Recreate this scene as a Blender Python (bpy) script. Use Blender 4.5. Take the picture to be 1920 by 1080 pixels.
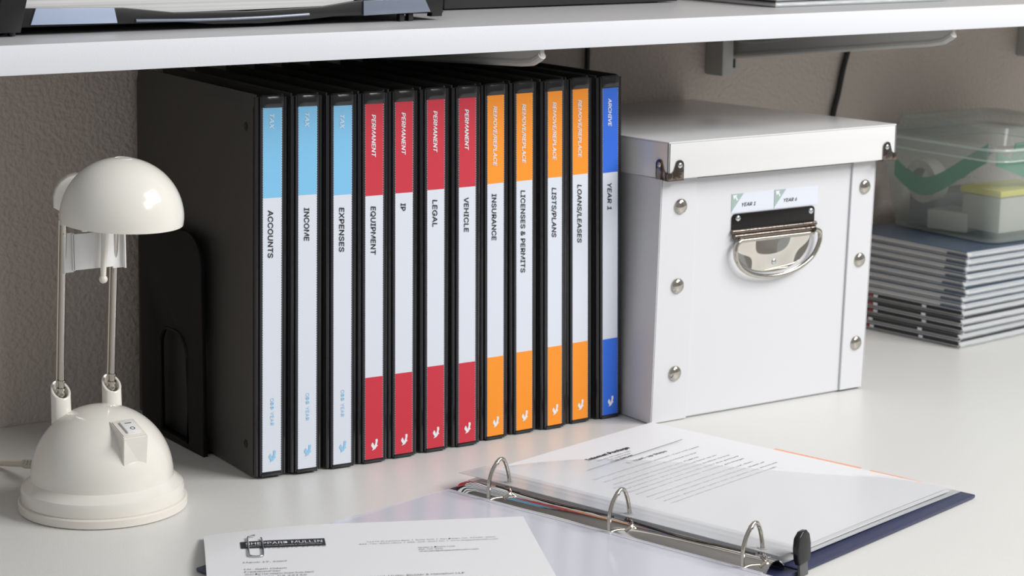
import bpy, bmesh, math, random
from mathutils import Vector, Matrix
random.seed(4)
sc = bpy.context.scene
for o in list(bpy.data.objects): bpy.data.objects.remove(o)
col = sc.collection
R = math.radians

# ---------------------------------------------------------------- camera
cd = bpy.data.cameras.new('camera'); cam = bpy.data.objects.new('camera', cd); col.objects.link(cam)
cd.sensor_width = 36.0; cd.lens = 75.0; cd.clip_start = .05; cd.clip_end = 50
cam.matrix_world = Matrix(((0.82620, 0.10186, -0.55409, -0.72457),
                           (-0.56323, 0.16910, -0.80877, -1.39738),
                           (0.01132, 0.98032, 0.19710, 0.46409),
                           (0, 0, 0, 1)))
cd.dof.use_dof = True; cd.dof.focus_distance = 1.55; cd.dof.aperture_fstop = 14.0
sc.camera = cam

# ---------------------------------------------------------------- light
sc.view_settings.view_transform = 'Standard'; sc.view_settings.look = 'None'
sc.view_settings.gamma = 1.0; sc.view_settings.use_curve_mapping = False
sc.view_settings.exposure = 0.0
w = bpy.data.worlds.new('room_light'); sc.world = w; w.use_nodes = True
w.node_tree.nodes['Background'].inputs[0].default_value = (.93, .97, 1.0, 1)
w.node_tree.nodes['Background'].inputs[1].default_value = .42
def area(name, loc, target, sx, sy, power, colour):
    l = bpy.data.lights.new(name, 'AREA'); l.shape = 'RECTANGLE'; l.size = sx; l.size_y = sy
    l.energy = power; l.color = colour
    o = bpy.data.objects.new(name, l); col.objects.link(o); o.location = loc
    o.rotation_euler = (Vector(target) - Vector(loc)).to_track_quat('-Z', 'Y').to_euler()
area('window_light', (1.80, -1.60, 1.95), (.3, 0, .1), 1.3, 1.0, 54, (1, .985, .96))
area('lamp_light', (1.0, -1.9, 1.30), (.1, 0, .2), .42, .42, 17, (1, .99, .97))

# ---------------------------------------------------------------- materials
def mat(name, c, rough=.5, metal=0., coat=0., spec=.5, bump=None, var=None, trans=0., sheen=0.):
    m = bpy.data.materials.new(name); m.use_nodes = True
    nt = m.node_tree; b = nt.nodes['Principled BSDF']
    b.inputs['Base Color'].default_value = (*c, 1); b.inputs['Roughness'].default_value = rough
    b.inputs['Metallic'].default_value = metal; b.inputs['Coat Weight'].default_value = coat
    b.inputs['Coat Roughness'].default_value = .08
    b.inputs['Specular IOR Level'].default_value = spec; b.inputs['Transmission Weight'].default_value = trans
    tc = nt.nodes.new('ShaderNodeTexCoord')
    if bump:
        sc_, st, det = bump
        n = nt.nodes.new('ShaderNodeTexNoise'); n.inputs['Scale'].default_value = sc_; n.inputs['Detail'].default_value = det
        bp = nt.nodes.new('ShaderNodeBump'); bp.inputs['Strength'].default_value = st; bp.inputs['Distance'].default_value = .0016 if name == 'wall_plaster' else .001
        nt.links.new(tc.outputs['Object'], n.inputs['Vector']); nt.links.new(n.outputs[0], bp.inputs['Height'])
        nt.links.new(bp.outputs[0], b.inputs['Normal'])
    if var:
        s2, amt = var
        n = nt.nodes.new('ShaderNodeTexNoise'); n.inputs['Scale'].default_value = s2; n.inputs['Detail'].default_value = 4
        mr = nt.nodes.new('ShaderNodeMapRange'); mr.inputs[3].default_value = 1 - amt; mr.inputs[4].default_value = 1 + amt
        vm = nt.nodes.new('ShaderNodeVectorMath'); vm.operation = 'SCALE'; vm.inputs[0].default_value = c
        nt.links.new(tc.outputs['Object'], n.inputs['Vector']); nt.links.new(n.outputs[0], mr.inputs[0])
        nt.links.new(mr.outputs[0], vm.inputs['Scale']); nt.links.new(vm.outputs[0], b.inputs['Base Color'])
    return m
def clear_mat(name, c, alpha, rough=.2, spec=.5):
    """thin translucent plastic film: partly see-through, partly milky"""
    m = mat(name, c, rough, spec=spec); nt = m.node_tree; b = nt.nodes['Principled BSDF']
    b.inputs['Alpha'].default_value = alpha
    return m
def lined_mat(name, c1, c2, scale, rough=.6):
    """edges of many leaves of paper: fine lines stacked in z"""
    m = mat(name, c1, rough); nt = m.node_tree; b = nt.nodes['Principled BSDF']
    tc = nt.nodes.new('ShaderNodeTexCoord'); sp = nt.nodes.new('ShaderNodeSeparateXYZ')
    nz = nt.nodes.new('ShaderNodeTexNoise'); nz.noise_dimensions = '1D'; nz.inputs['Scale'].default_value = scale; nz.inputs['Detail'].default_value = 2
    rp = nt.nodes.new('ShaderNodeValToRGB'); rp.color_ramp.elements[0].position = .38; rp.color_ramp.elements[1].position = .6
    rp.color_ramp.elements[0].color = (*c2, 1); rp.color_ramp.elements[1].color = (*c1, 1)
    nt.links.new(tc.outputs['Object'], sp.inputs[0]); nt.links.new(sp.outputs[2], nz.inputs['W'])
    nt.links.new(nz.outputs[0], rp.inputs[0]); nt.links.new(rp.outputs[0], b.inputs['Base Color'])
    return m
M = {}
M['wall'] = mat('wall_plaster', (.62, .545, .49), .9, bump=(230, 1.0, 1), var=(30, .03))
M['desk'] = mat('desk_laminate', (.76, .755, .735), .36, bump=(900, .12, 2), var=(6, .015))
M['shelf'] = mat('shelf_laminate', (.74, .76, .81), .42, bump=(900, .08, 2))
M['shelf_top'] = mat('shelf_board_grey', (.47, .47, .485), .4, bump=(900, .08, 2))  # board is greyer than its front edge
M['bracket'] = mat('bracket_grey', (.50, .50, .48), .45)
M['bracket_dark'] = mat('dark_grey_metal', (.10, .10, .105), .35)
M['slot'] = mat('slot_dark', (.03, .03, .03), .8)
M['vinyl'] = mat('black_vinyl', (.030, .030, .035), .3, bump=(1500, .10, 2))
M['cover_vinyl'] = mat('grey_black_vinyl', (.058, .056, .053), .42, bump=(1100, .08, 2))
M['gloss_vinyl'] = mat('folded_vinyl', (.016, .016, .019), .16, bump=(90, .25, 2))
M['plastic_black'] = mat('black_plastic', (.010, .010, .011), .22)
M['bookend'] = mat('matt_black_plastic', (.0045, .0045, .0048), .42, spec=.22)
M['tray_black'] = mat('tray_plastic', (.012, .012, .014), .3)
M['tray_panel'] = mat('tray_label_panel', (.20, .23, .30), .15, bump=(40, .3, 2))
M['tray_label'] = mat('tray_label_blue', (.42, .50, .66), .2, bump=(60, .3, 2))
M['paper'] = mat('label_paper', (.71, .75, .84), .55)
M['band_sky'] = mat('print_sky_blue', (.22, .56, .86), .5)
M['band_red'] = mat('print_red', (.60, .030, .055), .5)
M['band_orange'] = mat('print_orange', (.96, .31, .018), .5)
M['band_blue'] = mat('print_blue', (.028, .15, .74), .5)
M['ink'] = mat('print_ink', (.02, .02, .025), .6)
M['ink_grey'] = mat('print_grey', (.12, .12, .13), .6)
M['ink_white'] = mat('print_white', (.82, .84, .88), .55)
M['ink_sky'] = mat('print_pale_blue', (.30, .60, .85), .55)
M['ink_tax'] = mat('print_pale', (.66, .80, .92), .55)
M['ink_sage'] = mat('print_sage', (.36, .47, .44), .55)
M['card'] = mat('white_card', (.705, .71, .74), .38, bump=(700, .05, 2))
M['card_gloss'] = mat('white_card_lid', (.76, .76, .77), .22, coat=.3)
M['chrome'] = mat('nickel', (.52, .49, .44), .13, metal=1.0)
M['chrome_dark'] = mat('dark_nickel', (.20, .17, .15), .16, metal=1.0, bump=(250, .25, 2))
M['black_nickel'] = mat('black_nickel', (.010, .009, .009), .28, spec=.3)
M['mirror'] = mat('polished_nickel', (.70, .67, .62), .05, metal=1.0)
M['rivet'] = mat('steel_rivet', (.62, .64, .68), .18, metal=1.0)
M['lamp'] = mat('cream_plastic', (.80, .775, .715), .16, coat=.25)
M['lamp_foot'] = mat('cream_plastic_foot', (.78, .745, .68), .3)
M['lamp_switch'] = mat('white_switch', (.83, .83, .83), .25)
M['lamp_inner'] = mat('lamp_inner', (.70, .69, .66), .35)
M['cord'] = mat('cream_cord', (.66, .60, .50), .5)
M['sleeve'] = mat('cord_paper', (.60, .58, .48), .6)
M['navy'] = mat('navy_vinyl', (.035, .042, .10), .34, bump=(1200, .12, 2))
M['sheet'] = mat('white_sheet', (.85, .85, .87), .5)
M['letter'] = mat('letter_paper', (.80, .80, .82), .6, bump=(400, .04, 2))
M['frost'] = clear_mat('frosted_film', (.86, .87, .89), .45, .22)
M['film'] = clear_mat('clear_film', (.68, .69, .72), .55, .18)
M['film_lav'] = clear_mat('lavender_film', (.82, .82, .90), .6, .16)
M['divider'] = mat('orange_divider', (.90, .42, .26), .5)
M['tub'] = clear_mat('tub_plastic', (.46, .52, .49), .34, .22)
M['tub_lid'] = clear_mat('tub_lid_plastic', (.48, .54, .51), .36, .2)
M['tub_rim'] = clear_mat('tub_rim_plastic', (.70, .78, .74), .6, .15)
M['green'] = mat('green_plastic', (.02, .30, .17), .35)
M['yellow'] = mat('yellow_pad', (.72, .66, .10), .6)
M['white_block'] = mat('white_block', (.50, .50, .46), .6)
M['grey_block'] = mat('grey_block', (.22, .22, .24), .6)
M['purple'] = mat('purple_plastic', (.12, .03, .18), .4)
M['pages'] = lined_mat('page_edges', (.72, .72, .705), (.36, .36, .36), 700)
M['pages_dark'] = lined_mat('page_edges_grey', (.50, .50, .48), (.22, .22, .22), 800)
M['pages_white'] = lined_mat('tray_page_edges', (.74, .74, .74), (.60, .60, .61), 260)
M['booklet_blue'] = mat('booklet_blue', (.075, .105, .155), .3)
M['booklet_grey'] = mat('booklet_grey', (.07, .07, .075), .35)
M['sleeve_clear'] = clear_mat('plastic_sleeve', (.80, .83, .86), .50, .14)
M['red'] = mat('red_print', (.38, .03, .03), .5)
M['cable'] = mat('black_cable', (.008, .008, .009), .4)
M['mag'] = mat('magazine_photo', (.35, .26, .18), .3)

# Blender's own interface font is closer to the printed grotesque than the built-in one
try:
    import os
    SANS = bpy.data.fonts.load(os.path.join(bpy.utils.system_resource('DATAFILES'), 'fonts', 'Inter.woff2'))
except Exception:
    SANS = None
# ---------------------------------------------------------------- mesh helpers
class MB:
    """collects shapes into one mesh object"""
    def __init__(s): s.bm = bmesh.new(); s.mi = 0
    def _take(s, g, mtx=None):
        for f in g.faces: f.material_index = s.mi
        if mtx: g.transform(mtx)
        me = bpy.data.meshes.new('t'); g.to_mesh(me); g.free(); s.bm.from_mesh(me); bpy.data.meshes.remove(me)
        return s
    def box(s, x0, x1, y0, y1, z0, z1, bev=0., seg=2, mtx=None, fn=None):
        g = bmesh.new(); bmesh.ops.create_cube(g, size=1)
        for v in g.verts:
            v.co = Vector(((x0 + x1) / 2 + v.co.x * (x1 - x0), (y0 + y1) / 2 + v.co.y * (y1 - y0), (z0 + z1) / 2 + v.co.z * (z1 - z0)))
        if bev: bmesh.ops.bevel(g, geom=g.edges[:], offset=bev, segments=seg, affect='EDGES', profile=.6)
        if fn:
            for v in g.verts: v.co = Vector(fn(v.co))
        return s._take(g, mtx)
    def lathe(s, prof, n=32, mtx=None, cap=True):
        g = bmesh.new(); rings = []
        for r, z in prof:
            if r < 1e-6: rings.append([g.verts.new((0, 0, z))])
            else: rings.append([g.verts.new((r * math.cos(2 * math.pi * k / n), r * math.sin(2 * math.pi * k / n), z)) for k in range(n)])
        for a, b in zip(rings, rings[1:]):
            if len(a) == 1 and len(b) == 1: continue
            for k in range(n):
                q = [a[k % len(a)], a[(k + 1) % len(a)], b[(k + 1) % len(b)], b[k % len(b)]]
                q2 = []
                for v in q:
                    if v not in q2: q2.append(v)
                try: g.faces.new(q2)
                except ValueError: pass
        bmesh.ops.recalc_face_normals(g, faces=g.faces[:])
        return s._take(g, mtx)
    def tube(s, pts, r, n=12, closed=False, mtx=None, sub=0, radii=None):
        P = [Vector(p) for p in pts]
        if sub:
            Q = []; m = len(P); rng = range(m if closed else m - 1)
            for i in rng:
                p0 = P[(i - 1) % m] if (closed or i) else P[0]; p1 = P[i]; p2 = P[(i + 1) % m]
                p3 = P[(i + 2) % m] if (closed or i + 2 < m) else P[-1]
                for k in range(sub):
                    t = k / sub
                    Q.append(.5 * ((2 * p1) + (p2 - p0) * t + (2 * p0 - 5 * p1 + 4 * p2 - p3) * t * t + (3 * p1 - p0 - 3 * p2 + p3) * t ** 3))
            if not closed: Q.append(P[-1])
            P = Q
        g = bmesh.new(); rings = []; m = len(P); up = None
        for i, p in enumerate(P):
            a = P[(i - 1) % m] if (closed or i) else P[i]; b = P[(i + 1) % m] if (closed or i < m - 1) else P[i]
            t = (b - a).normalized()
            if up is None: up = Vector((0, 0, 1)) if abs(t.z) < .9 else Vector((1, 0, 0))
            nx = (up - t * up.dot(t)).normalized(); ny = t.cross(nx); up = nx
            rr = r if radii is None else radii[min(i * len(radii) // m, len(radii) - 1)]
            rings.append([g.verts.new(p + rr * (math.cos(2 * math.pi * k / n) * nx + math.sin(2 * math.pi * k / n) * ny)) for k in range(n)])
        for i in range(m if closed else m - 1):
            a, b = rings[i], rings[(i + 1) % m]
            for k in range(n): g.faces.new((a[k], a[(k + 1) % n], b[(k + 1) % n], b[k]))
        if not closed: g.faces.new(rings[0][::-1]); g.faces.new(rings[-1])
        bmesh.ops.recalc_face_normals(g, faces=g.faces[:])
        return s._take(g, mtx)
    def grid(s, fn, nu, nv, thick=0., mtx=None):
        """surface fn(i/nu, j/nv) -> xyz; with a thickness it becomes a sheet (offset downwards)"""
        g = bmesh.new()
        top = [[g.verts.new(fn(i / nu, j / nv)) for j in range(nv + 1)] for i in range(nu + 1)]
        for i in range(nu):
            for j in range(nv): g.faces.new((top[i][j], top[i + 1][j], top[i + 1][j + 1], top[i][j + 1]))
        if thick:
            g.normal_update(); ref = Vector((0, -.5, 1))
            sg = 1 if sum((v.normal for r_ in top for v in r_), Vector()).dot(ref) > 0 else -1
            bot = [[g.verts.new(v.co - v.normal * sg * thick) for v in r_] for r_ in top]
            for i in range(nu):
                for j in range(nv): g.faces.new((bot[i][j], bot[i][j + 1], bot[i + 1][j + 1], bot[i + 1][j]))
            for i in range(nu):
                g.faces.new((top[i][0], bot[i][0], bot[i + 1][0], top[i + 1][0])); g.faces.new((top[i][nv], top[i + 1][nv], bot[i + 1][nv], bot[i][nv]))
            for j in range(nv):
                g.faces.new((top[0][j], top[0][j + 1], bot[0][j + 1], bot[0][j])); g.faces.new((top[nu][j], bot[nu][j], bot[nu][j + 1], top[nu][j + 1]))
        bmesh.ops.recalc_face_normals(g, faces=g.faces[:])
        return s._take(g, mtx)
    def plate(s, loops, t, mtx=None, bev=0.):
        """2-D outline(s) in XY (later loops are holes) with thickness 2t, centred on z=0"""
        cu = bpy.data.curves.new('c', 'CURVE'); cu.dimensions = '2D'; cu.fill_mode = 'BOTH'; cu.extrude = t
        cu.bevel_depth = bev; cu.bevel_resolution = 2
        for lp in loops:
            sp = cu.splines.new('POLY'); sp.points.add(len(lp) - 1); sp.use_cyclic_u = True
            for q, p in zip(sp.points, lp): q.co = (p[0], p[1], 0, 1)
        o = bpy.data.objects.new('c', cu); me = bpy.data.meshes.new_from_object(o)
        g = bmesh.new(); g.from_mesh(me); bpy.data.objects.remove(o); bpy.data.curves.remove(cu); bpy.data.meshes.remove(me)
        bmesh.ops.remove_doubles(g, verts=g.verts[:], dist=1e-6)
        return s._take(g, mtx)
    def text(s, txt, mtx, width=None, height=None, shear=0., bold=0., align='LEFT', space=1.):
        """flat lettering: baseline along local x, glyph tops along local y, scaled to width x height"""
        cu = bpy.data.curves.new('f', 'FONT'); cu.body = txt; cu.size = 1; cu.shear = shear
        cu.resolution_u = 2
        if SANS: cu.font = SANS
        cu.space_character = space
        o = bpy.data.objects.new('f', cu); me = bpy.data.meshes.new_from_object(o)
        g = bmesh.new(); g.from_mesh(me); bpy.data.objects.remove(o); bpy.data.curves.remove(cu); bpy.data.meshes.remove(me)
        if not g.verts: return s
        xs = [v.co.x for v in g.verts]; x0, x1 = min(xs), max(xs); cap = .729
        sx = (width / (x1 - x0)) if width else height / cap; sy = height / cap if height else sx
        for v in g.verts:
            x = (v.co.x - x0) * sx
            if align == 'CENTER': x -= (x1 - x0) * sx / 2
            v.co = Vector((x, v.co.y * sy, 0))
        if bold:                                        # heavier strokes: the same outlines struck four times
            d = bold * sy
            for k, (dx, dy) in enumerate(((-d, 0), (d, 0), (0, d * .6), (0, -d * .6))):
                c = g.copy(); s._take(c, (mtx or Matrix()) @ Matrix.Translation((dx, dy, (k + 1) * 2e-5)))
        return s._take(g, mtx)
    def build(s, name, mats, parent=None, smooth=True, angle=35, loc=None):
        if not isinstance(mats, (list, tuple)): mats = [mats]
        me = bpy.data.meshes.new(name); s.bm.to_mesh(me); s.bm.free()
        for m in mats: me.materials.append(m)
        if smooth:
            me.polygons.foreach_set('use_smooth', [True] * len(me.polygons))
            me.set_sharp_from_angle(angle=R(angle))
        o = bpy.data.objects.new(name, me); col.objects.link(o)
        if parent: o.parent = parent
        if loc: o.location = loc
        return o
def thing(name, label, cat, loc=(0, 0, 0), rot=(0, 0, 0), group=None):
    o = bpy.data.objects.new(name, None); col.objects.link(o); o.location = loc; o.rotation_euler = rot
    o.empty_display_size = .02
    o['label'] = label; o['category'] = cat
    if group: o['group'] = group
    return o
def tag(o, label, cat, group=None):
    o['label'] = label; o['category'] = cat
    if group: o['group'] = group
    return o
def frame(o, x, y):
    """matrix with origin o, local x along x, local y along y"""
    x = Vector(x).normalized(); y = Vector(y).normalized(); z = x.cross(y)
    return Matrix(((x.x, y.x, z.x, o[0]), (x.y, y.y, z.y, o[1]), (x.z, y.z, z.z, o[2]), (0, 0, 0, 1)))
def rrect(x0, x1, y0, y1, r, n=6, corners=(1, 1, 1, 1)):
    """rounded rectangle; corners flags: bl, br, tr, tl"""
    out = []
    for (cx, cy, a0, on, px, py) in ((x0 + r, y0 + r, 180, corners[0], x0, y0), (x1 - r, y0 + r, 270, corners[1], x1, y0),
                                     (x1 - r, y1 - r, 0, corners[2], x1, y1), (x0 + r, y1 - r, 90, corners[3], x0, y1)):
        if on:
            for k in range(n + 1):
                a = R(a0 + 90 * k / n); out.append((cx + r * math.cos(a), cy + r * math.sin(a)))
        else: out.append((px, py))
    return out
def dome(r, h, n=5):
    return [(r, 0)] + [(r * math.cos(R(90 * k / n)), h * math.sin(R(90 * k / n)) + h * .15) for k in range(n)] + [(0, h * 1.15)]
FRONT = lambda x, y, z: frame((x, y, z), (1, 0, 0), (0, 0, 1))       # local xy -> world xz, local +z faces the viewer (-y)

# ---------------------------------------------------------------- setting
wall = MB().box(-1.6, 2.6, .243, .30, -.8, 2.2).build('wall_back', M['wall'], smooth=False); wall['kind'] = 'structure'

wall_f = MB().box(-3.2, 4.0, -3.7, -3.6, -.75, 2.2).build('wall_front', mat('far_wall_white', (.80, .79, .77), .9), smooth=False); wall_f['kind'] = 'structure'
floor = MB().box(-3.2, 4.0, -3.6, .30, -.80, -.75).build('floor', mat('floor_light', (.30, .26, .22), .55, var=(4, .2)), smooth=False); floor['kind'] = 'structure'
desk = thing('desk', 'long white laminate desk top the binders and box stand on', 'desk', (.4, -.25, 0))
MB().box(-1.9, 2.1, -.55, .4925, -.028, 0, .0015).build('desktop', M['desk'], desk)
for x in (-1.7, 1.9):
    for y in (-.48, .42): MB().box(x - .025, x + .025, y - .025, y + .025, -.74, -.0285, .002).build('leg', M['bracket'], desk)

shelf = thing('wall_shelf', 'white shelf board on grey brackets above the binders', 'shelf', (.4, .09, .3216))
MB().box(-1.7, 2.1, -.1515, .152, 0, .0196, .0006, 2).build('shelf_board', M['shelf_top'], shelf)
MB().box(-1.7, 2.1, -.1521, -.1508, -.0001, .0197, .0004, 2).build('front_edge', M['shelf'], shelf)  # whiter strip along the front of the board
MB().box(-1.7, 2.1, -.1521, .152, .34, .3596, .0006, 2).build('shelf_board', M['shelf'], shelf)  # upper board out of view, added to shade the shelf below
def bracket(x, low=.2735):
    """x is the left face of the wall plate"""
    b = MB()
    b.box(x, x + .014, .216, .2428, .257, .3214, .0015)
    b.box(x + .0185, x + .0375, .2365, .2428, .2585, .3214, .001)
    b.box(x + .012, x + .020, .2385, .2428, .2590, .3214, .0005)
    br = b.build('wall_bracket', M['bracket'], shelf, loc=None)
    br.location = (-.4, -.09, -.3216)
    # arm: a tapering channel whose lower edge rises to a rounded nose
    xa = x + .020
    ys = [.238, .20, .15, .10, .05, 0, -.03, -.045, -.052, -.0555]
    def zl(y):
        t = (.238 - y) / .2935
        return low + (.3095 - low) * t + (max(0, t - .94) / .06) ** 2 * .006
    g = MB()
    loop = [(y, .3214) for y in reversed(ys)] + [(y, zl(y)) for y in ys]
    g.plate([loop], .0014, frame((xa, 0, 0), (0, 1, 0), (0, 0, 1)), .0006)
    g.tube([(xa, y, zl(y) + .0012) for y in ys], .0034, 10)
    g.tube([(xa - .002, .236, max(low + .004, .2935)), (xa - .0015, .20, max(low + .005, .2915)), (xa - .0014, .16, max(low + .008, .2965)), (xa - .0014, .10, .307), (xa - .001, .05, .3125)], .0018, 8, sub=4)
    for v in g.bm.verts: v.co.x += (.238 - v.co.y) * .055
    arm = g.build('bracket_arm', M['bracket'], br)
    MB().box(x + .0150, x + .0180, .2362, .2372, .262, .281).box(x + .0305, x + .0330, .2355, .2368, .2625, .2725).build('bracket_slot', M['slot'], br)
bracket(.184, .2945); bracket(.628); bracket(1.072)

# ---------------------------------------------------------------- binders
H = .291; W = .0262
BIRD = [(-.9, .10), (-.55, .62), (-.30, .35), (.02, -.30), (.34, .52), (.30, 1.18), (.86, 1.24), (.97, .80), (.72, .05), (.98, -.30),
        (.62, -.42), (.22, -.92), (-.72, -1.18), (-.36, -.78), (-.62, -.50), (-.88, -.18)]
def binder_meshes():
    hw = W / 2
    out = {}
    # a cover: vinyl over board, its upper hem pinched in
    def cov(sgn):
        b = MB()
        def fn(c):
            t = max(0, (c.z - .2815) / .0095)
            return (sgn * (c.x - t * .0013), c.y, c.z)
        g = bmesh.new()
        prof = [(hw - .0030, .0006), (hw, .0006), (hw, .2812), (hw - .0007, .2835), (hw - .0018, .2912), (hw - .0030, .2912)]
        def loop(y, dz=0): return [g.verts.new((sgn * x, y, z)) for x, z in prof]
        ys = [.0065, .0075, .236, .2365]
        Ls = [loop(y) for y in ys]
        for a, c in zip(Ls, Ls[1:]):
            n = len(a)
            for k in range(n): g.faces.new((a[k], a[(k + 1) % n], c[(k + 1) % n], c[k]))
        g.faces.new(Ls[0]); g.faces.new(Ls[-1][::-1])
        bmesh.ops.recalc_face_normals(g, faces=g.faces[:])
        b._take(g)
        return b
    return cov
proto_cache = {}
def binder(i, xc, yf, lean, yaw, zt, zb, label_w, topic, topic_z, band_z, word, word_z, foot, foot_z, low_z, bird_z, band, ink_topic, ink_low, label):
    root = thing('ring_binder', label, 'binder', (xc, yf, .0009 if i < 2 else 0), (0, R(lean), R(yaw)), 'black labelled ring binders standing in a row')
    hw = W / 2
    if not proto_cache:
        cov = binder_meshes()
        c1 = cov(-1).build('cover', M['cover_vinyl'], root); c2 = cov(1).build('cover', M['cover_vinyl'], root)
        hs = []
        for s in (-1, 1):
            h = MB().tube([(s * (hw - .0018), .0042, .0012), (s * (hw - .0018), .0042, .2895)], .0019, 10)
            h.tube([(s * (hw - .0052), .0026, .003), (s * (hw - .0052), .0026, .2885)], .0011, 8)
            hs.append(h.build('hinge', M['gloss_vinyl'], root))
        sp = MB().box(-hw + .0035, hw - .0035, .0012, .0058, .0012, .2900, .0009, 2).build('spine', M['vinyl'], root)
        # folded hem on top of the spine, puffed and creased
        def puff(u, v):
            x = (u - .5) * 2; zz = .2818 + v * .0092
            return (x * (hw - .0045), .0006 - .0011 * (1 - x ** 4) * math.sin(math.pi * min(1, v * .9 + .08)) + (.0012 if v == 1 else 0), zz)
        hem = MB().grid(puff, 12, 8, .0008).build('top_hem', M['gloss_vinyl'], root)
        hem2 = MB().box(-hw + .0045, hw - .0045, .0003, .0030, .0008, .0034, .0006, 2).build('bottom_hem', M['gloss_vinyl'], root)
        rv = []
        for z in (.0235, .2665):
            rv.append(MB().lathe(dome(.0034, .0004), 16, frame((-hw - .0001, .019, z), (0, -1, 0), (0, 0, 1)) ).build('cover_rivet', M['black_nickel'], root))
        proto_cache['p'] = [c1, c2, *hs, sp, hem, hem2, *rv]
    else:
        for p in proto_cache['p']:
            c = p.copy(); c.parent = root; col.objects.link(c)
    # the spine label: white strip with a perforated edge
    lw = label_w / 2; b = MB()
    g = bmesh.new(); n = 150; dz = (zt - zb) / n
    for s in (-1, 1):
        for k in range(n):
            z0 = zb + k * dz
            g.faces.new([g.verts.new(q) for q in ((s * (lw - .0001), .0008, z0 + .1 * dz), (s * (lw + .00035), .0008, z0 + .3 * dz), (s * (lw + .00035), .0008, z0 + .65 * dz), (s * (lw - .0001), .0008, z0 + .85 * dz))])
    b._take(g)
    b.box(-lw, lw, .0008, .0011, zb, zt)
    lab = b.build('spine_label', M['paper'], root, smooth=False)
    MB().box(-lw, lw, .00068, .0009, band_z, zt).build('colour_band', M[band], lab, smooth=False)
    if low_z: MB().box(-lw, lw, .00068, .0009, zb, low_z).build('colour_band', M[band], lab, smooth=False)
    def wr(txt, z0, z1, h, m, shear, bold, xo=0.):
        MB().text(txt, frame((-h / 2 + xo, .0005, z0), (0, 0, -1), (1, 0, 0)), z0 - z1, h, shear, bold * 2.2).build('lettering', M[m], lab, smooth=False)
    wr(topic, topic_z[0], topic_z[1], .0048, ink_topic, .22, .012)
    wr(word, word_z[0], word_z[1], .0058, 'ink', .10 if i < 9 else .2, .008, -.0006 if i in (0, 7, 8) else 0)
    if foot: wr(foot, foot_z[0], foot_z[1], .0040, 'ink_sky', 0, 0, .0008)
    MB().plate([[(p[0] * .0031, p[1] * .0037) for p in BIRD]], .00004, FRONT(.0004, .00055, bird_z)).build('bird_emblem', M[ink_low], lab, smooth=False)
    return root
YF = [-.006, -.010, -.011, -.012, -.011, -.010, -.0095, -.005, -.002, -.003, .001, .000]
XC = [.0094, .0378, .0682, .0960, .1239, .1542, .1845, .215, .2457, .2758, .3049, .3356]
LN = [.0040, .0030, .0019, .0010, .0001, -.0009, -.0019, -.0028, -.0038, -.0048, -.0057, -.0067]
ZT = [.2845, .2850, .2829, .2818, .2818, .2818, .2815, .2815, .2813, .2815, .2815, .2810]
ZB = [.0045, .0036, .0036, .0036, .0036, .0036, .0036, .0036, .0036, .0036, .0036, .0036]
YAW = [-3.0, -3.0, -2.8, -2.7, -2.65, -2.3, -2.0, -1.7, -1.4, -1.1, -.8, -.5]
LP = [(195, 890), (192, 884), (195, 878), (195, 864), (191, 851), (187, 844), (184, 833), (179, 820), (175, 810), (171, 802), (167, 790), (165, 779)]
SPEC = [
 ('TAX', (213, 241), 368, 'ACCOUNTS', (391, 480), 'ODD YEAR', (748, 801), None, 861),
 ('TAX', (212, 238), 363, 'INCOME', (387, 449), 'ODD YEAR', (738, 791), None, 850),
 ('TAX', (215, 241), 363, 'EXPENSES', (387, 470), 'ODD YEAR', (734, 786), None, 845),
 ('PERMANENT', (215, 293), 364, 'EQUIPMENT', (384, 474), None, None, 706, 837),
 ('PERMANENT', (211, 288), 358, 'IP', (377, 391), None, None, 696, 825),
 ('PERMANENT', (208, 284), 353, 'LEGAL', (372, 422), None, None, 686, 815),
 ('PERMANENT', (205, 280), 348, 'VEHICLE', (368, 432), None, None, 679, 806),
 ('REMOVE/REPLACE', (199, 309), 341, 'INSURANCE', (360, 447), None, None, 668, 794),
 ('REMOVE/REPLACE', (195, 304), 336, 'LICENSES & PERMITS', (354, 508), None, None, 659, 784),
 ('REMOVE/REPLACE', (191, 298), 330, 'LISTS/PLANS', (349, 442), None, None, 650, 773),
 ('REMOVE/REPLACE', (187, 293), 324, 'LOANS/LEASES', (343, 452), None, None, 641, 763),
 ('ARCHIVE', (184, 235), 320, 'YEAR 1', (340, 389), None, None, 633, 754)]
for i, (topic, tz, be, word, wz, foot, fz, low, bz) in enumerate(SPEC):
    a, b = LP[i]
    zz = lambda y: ZT[i] + (ZB[i] - ZT[i]) * (y - a) / (b - a)      # rows of the label, read off top to bottom
    kind = 0 if i < 3 else 1 if i < 7 else 2 if i < 11 else 3
    cname = ('light blue and white', 'red and white', 'orange and white', 'royal blue and white')[kind]
    binder(i, XC[i], YF[i], math.degrees(math.atan(LN[i] / .28)), YAW[i], ZT[i], ZB[i], .0136 if i == 9 else .0151, topic, (zz(tz[0]), zz(tz[1])), zz(be),
           word, (zz(wz[0]), zz(wz[1])), foot, (zz(fz[0]), zz(fz[1])) if fz else None, zz(low) if low else None, zz(bz),
           ('band_sky', 'band_red', 'band_orange', 'band_blue')[kind], 'ink_tax' if kind == 0 else 'ink_white', 'ink_sky' if kind == 0 else 'ink_white',
           'black ring binder with %s spine label lettered %s' % (cname, word))

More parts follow.
